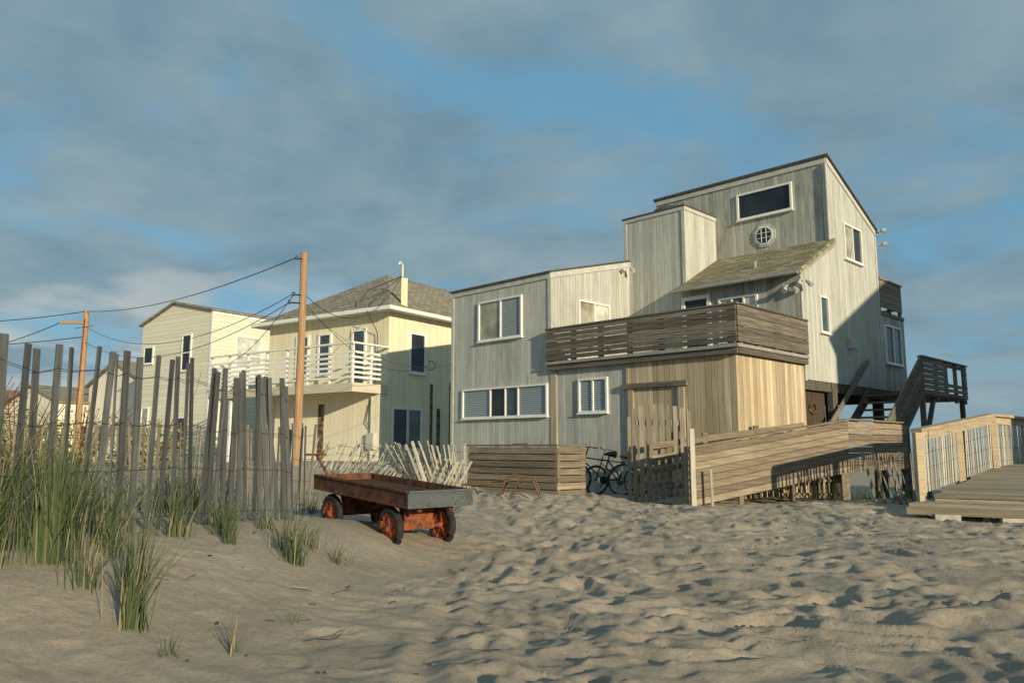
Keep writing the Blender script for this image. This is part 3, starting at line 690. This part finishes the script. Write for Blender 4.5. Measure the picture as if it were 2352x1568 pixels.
# ------------------------------------------------------------ metal chair frame
mb=MB(); c0=V((-.05,12.3,tz(-.05,12.4)+.05))
for dy in (0,.42):
    y=V((.1*dy,dy,0)); mb.tube([c0+y+V((-.75,0,.02)),c0+y+V((-.72,0,.20)),c0+y+V((-.1,0,.22)),c0+y+V((.02,0,.34)),c0+y+V((.36,0,.30)),c0+y+V((.48,0,.02))],.02,6)
    mb.tube([c0+y+V((-.15,0,.02)),c0+y+V((-.02,0,.34))],.018,6); mb.tube([c0+y+V((.02,0,.02)),c0+y+V((.2,0,.3))],.018,6)
for x,z in ((-.72,.2),(-.1,.22),(.02,.34),(.36,.3),(-.4,.21)): mb.tube([c0+V((x,0,z)),c0+V((x+.04,.42,z))],.014,6)
mb.build('metal_lounge_chair','bronze')
# ------------------------------------------------------------ dune grass
def grassmat():
    mt,nt,b=newmat('dune_grass_blades',.6,.3); vr,vs,_=nt.sep(nt.uv('var'))
    c=nt.mix(vr,(.035,.058,.025),(.105,.13,.052)); c=nt.mix(nt.rng(vs,.84,.90),c,(.28,.23,.13)); nt.put(b.inputs['Base Color'],c); return mt
GM=grassmat()
mb=MB()
def clump(x,y,h,n,spread,mbx=mb,bend=.5):
    z=tz(x,y)-.02; n=int(n*1.45)
    for i in range(n):
        an=random.uniform(0,6.283); r=abs(random.gauss(0,spread*.38)); a=V((x+r*math.cos(an),y+r*math.sin(an),z))
        hh=h*random.uniform(.35,1.1); an2=an+random.gauss(0,.7); k=random.uniform(.1,1)**1.3*bend*1.2; dr=V((math.cos(an2),math.sin(an2),0))+V((.3,0,0))
        w=random.uniform(.0018,.0040); sd=V((-dr.y,dr.x,0)).normalized()
        if random.random()<.5: sd=V((1,0,0))
        pts=[]
        for t in (0,.3,.6,.85,1):
            c=a+Z*hh*(t-.32*k*t*t*t)+dr*hh*k*t*t; ww=w*(1-t**1.5)+.0004; pts+=[c-sd*ww,c+sd*ww]
        mbx.poly(pts,[(2*j,2*j+1,2*j+3,2*j+2) for j in range(4)])
for (x,y,h,n,s) in [(-1.77,3.75,.64,80,.10),(-2.15,4.05,.34,40,.12),(-2.48,4.3,.90,110,.22),(-2.95,4.5,.88,120,.25),(-2.7,4.0,.72,60,.2),(-2.9,3.9,.78,60,.2),(-2.75,4.75,.72,90,.25),(-2.45,4.8,.50,45,.18),
  (-2.3,5.4,.46,50,.18),(-2.1,5.75,.32,34,.16),(-2.2,6.0,.3,25,.14),(-1.95,5.5,.34,34,.09),(-1.5,5.5,.34,45,.16),(-1.62,5.75,.38,40,.2),(-1.95,6.3,.22,25,.14),(-1.55,6.1,.28,26,.16),(-1.3,5.9,.22,16,.12),(-1.25,3.65,.2,9,.06),(-1.5,3.5,.12,10,.1),(-1.15,4.2,.14,8,.1),(-2.3,4.6,.3,25,.12)]: clump(x,y,h,n,s)
for i in range(60):
    f=random.random(); x=-3.0-random.random()*3.5+f*.6; y=4.8+random.random()*4.5
    if x<-.66*y-.4: x=-.66*y-random.uniform(-.8,.3)
    if (x+2.9)*.93-(y-4.4)*.36>-.1: continue
    clump(x,y,random.uniform(.35,.65),34,.28)
for i in range(60):
    x=random.uniform(-3.3,-.9); y=random.uniform(9.5,14.5); clump(x,y,random.uniform(.15,.32),14,.3)
for i in range(40):
    x=random.uniform(5.4,8); y=random.uniform(12.6,14.5); clump(x,y,random.uniform(.2,.4),14,.3)
mb.build('dune_grass',GM)
mb=MB()
for (x,y,L_,an) in [(-1.0,3.9,.3,.3),(-1.3,4.2,.25,-.3),(-.75,4.9,.3,1),(-1.35,4.9,.4,-.1),(-.8,5.3,.2,.5),(-2.0,4.4,.3,.2)]:
    pts=[]
    for k in range(6):
        t=k/5; xx=x+math.cos(an+t*.8)*L_*t; yy=y+math.sin(an+t*.8)*L_*t; pts.append((xx,yy,tz(xx,yy)+.008+.01*math.sin(t*9)))
    mb.tube(pts,.0025,4)
for i in range(300):
    x=random.uniform(-2,6.5); y=2.6+random.random()**1.5*9; an=random.uniform(0,3.14); l=random.uniform(.01,.04); z=tz(x,y)+random.uniform(-.01,.014)
    mb.beam((x,y,z),(x+l*math.cos(an),y+l*math.sin(an),z+random.uniform(-.005,.01)),.012,.008)
mb.build('driftwood_twigs',plain('twig',(.07,.05,.035),.9))
def shrub(x,y,r,h,n,col):
    m=MB()
    for i in range(n):
        th=random.uniform(0,6.283); ph=random.random()**.5; rr=r*ph*(.75+.35*math.sin(3*th)); zz=h*random.random()*(1.05-ph*.6)
        c=V((x+rr*math.cos(th),y+rr*math.sin(th),tz(x,y)+zz)); s=random.uniform(.03,.07)
        a=V((random.gauss(0,1),random.gauss(0,1),random.gauss(0,1))).normalized()*s; b=V((random.gauss(0,1),random.gauss(0,1),random.gauss(0,1))).normalized()*s*.6
        m.poly([c-a,c-b,c+a,c+b],[(0,1,2,3)])
    for i in range(14):
        th=random.uniform(0,6.28); m.tube([(x,y,tz(x,y)-.1),(x+r*.4*math.cos(th),y+r*.4*math.sin(th),tz(x,y)+h*.5),(x+r*.8*math.cos(th),y+r*.8*math.sin(th),tz(x,y)+h*.95)],[.02,.014,.005],5,1)
    m.build('shrub',[col,'rust'])
lm,nt,b=newmat('shrub_leaves',.7,.2); vr,vs,_=nt.sep(nt.uv('var')); nt.put(b.inputs['Base Color'],nt.mix(vr,(.11,.105,.035),(.32,.28,.11)))
for x,y,r,h,n in ((-9.5,15,1.2,1.7,1500),(-11.5,16.5,1.6,2.1,1800),(-10.5,19,1.6,1.6,1400),(-8.0,17.5,1.2,1.2,1000),(-14.5,20,2,2.3,1800)): shrub(x,y,r,h,n,lm)
# ------------------------------------------------------------ light & sky
az=31; el=13
s=V((math.sin(math.radians(az))*math.cos(math.radians(el)),-math.cos(math.radians(az))*math.cos(math.radians(el)),math.sin(math.radians(el))))
L=bpy.data.lights.new('sun','SUN'); L.energy=5.0; L.angle=math.radians(.6); L.color=(1,.86,.62)
lo=bpy.data.objects.new('sun',L); scene.collection.objects.link(lo); lo.rotation_euler=s.to_track_quat('Z','Y').to_euler()
w=bpy.data.worlds.new('World'); scene.world=w; w.use_nodes=True; nt=NT(w.node_tree); bg=w.node_tree.nodes['Background']
sky=nt.new('ShaderNodeTexSky'); sky.sky_type='NISHITA'; sky.sun_disc=False; sky.sun_elevation=math.radians(el); sky.sun_rotation=math.radians(180-az)
tc=nt.new('ShaderNodeTexCoord').outputs['Generated']; x,y,z=nt.sep(tc)
zz=nt.m('ADD',nt.m('MAXIMUM',z,0.0),.20); cx=nt.m('DIVIDE',x,zz); cy=nt.m('DIVIDE',y,zz)
cv=nt.xyz(cx,nt.m('MULTIPLY',cy,1.25),1.7)
n1=nt.noise(cv,1.5,8,.56,0,.25); n2=nt.noise(nt.xyz(cx,cy,7.0),2.3,8,.6,0,.2); n3=nt.noise(nt.xyz(cx,cy,4.0),1.3,6,.55)
f=nt.rng(n1,.36,.51)
blue=nt.mix(.75,sky.outputs[0],(1.25,3.3,4.9))
cl=nt.mix(nt.rng(n2,.36,.64),(1.50,2.45,3.10),(2.40,3.30,3.70))
low=nt.rng(z,.10,.30,1,0); left=nt.rng(x,.30,-.30,.12,1)
hl=nt.m('MULTIPLY',nt.m('MULTIPLY',low,left),nt.rng(n3,.48,.58))
cl=nt.mix(hl,cl,(5.0,5.2,4.9))
hz=nt.rng(z,.0,.13,.40,0)
col=nt.mix(nt.m('MULTIPLY',f,.90),blue,cl)
col=nt.mix(hz,col,(2.9,3.9,4.4))
nt.put(bg.inputs[0],col); bg.inputs[1].default_value=.112
# ------------------------------------------------------------ camera
cd=bpy.data.cameras.new('camera'); cd.lens=27.25; cd.sensor_width=36; cd.clip_end=5000; cd.clip_start=.05
co=bpy.data.objects.new('camera',cd); scene.collection.objects.link(co); co.location=(0,0,.95); co.rotation_euler=(math.radians(97.7),0,0)
scene.camera=co
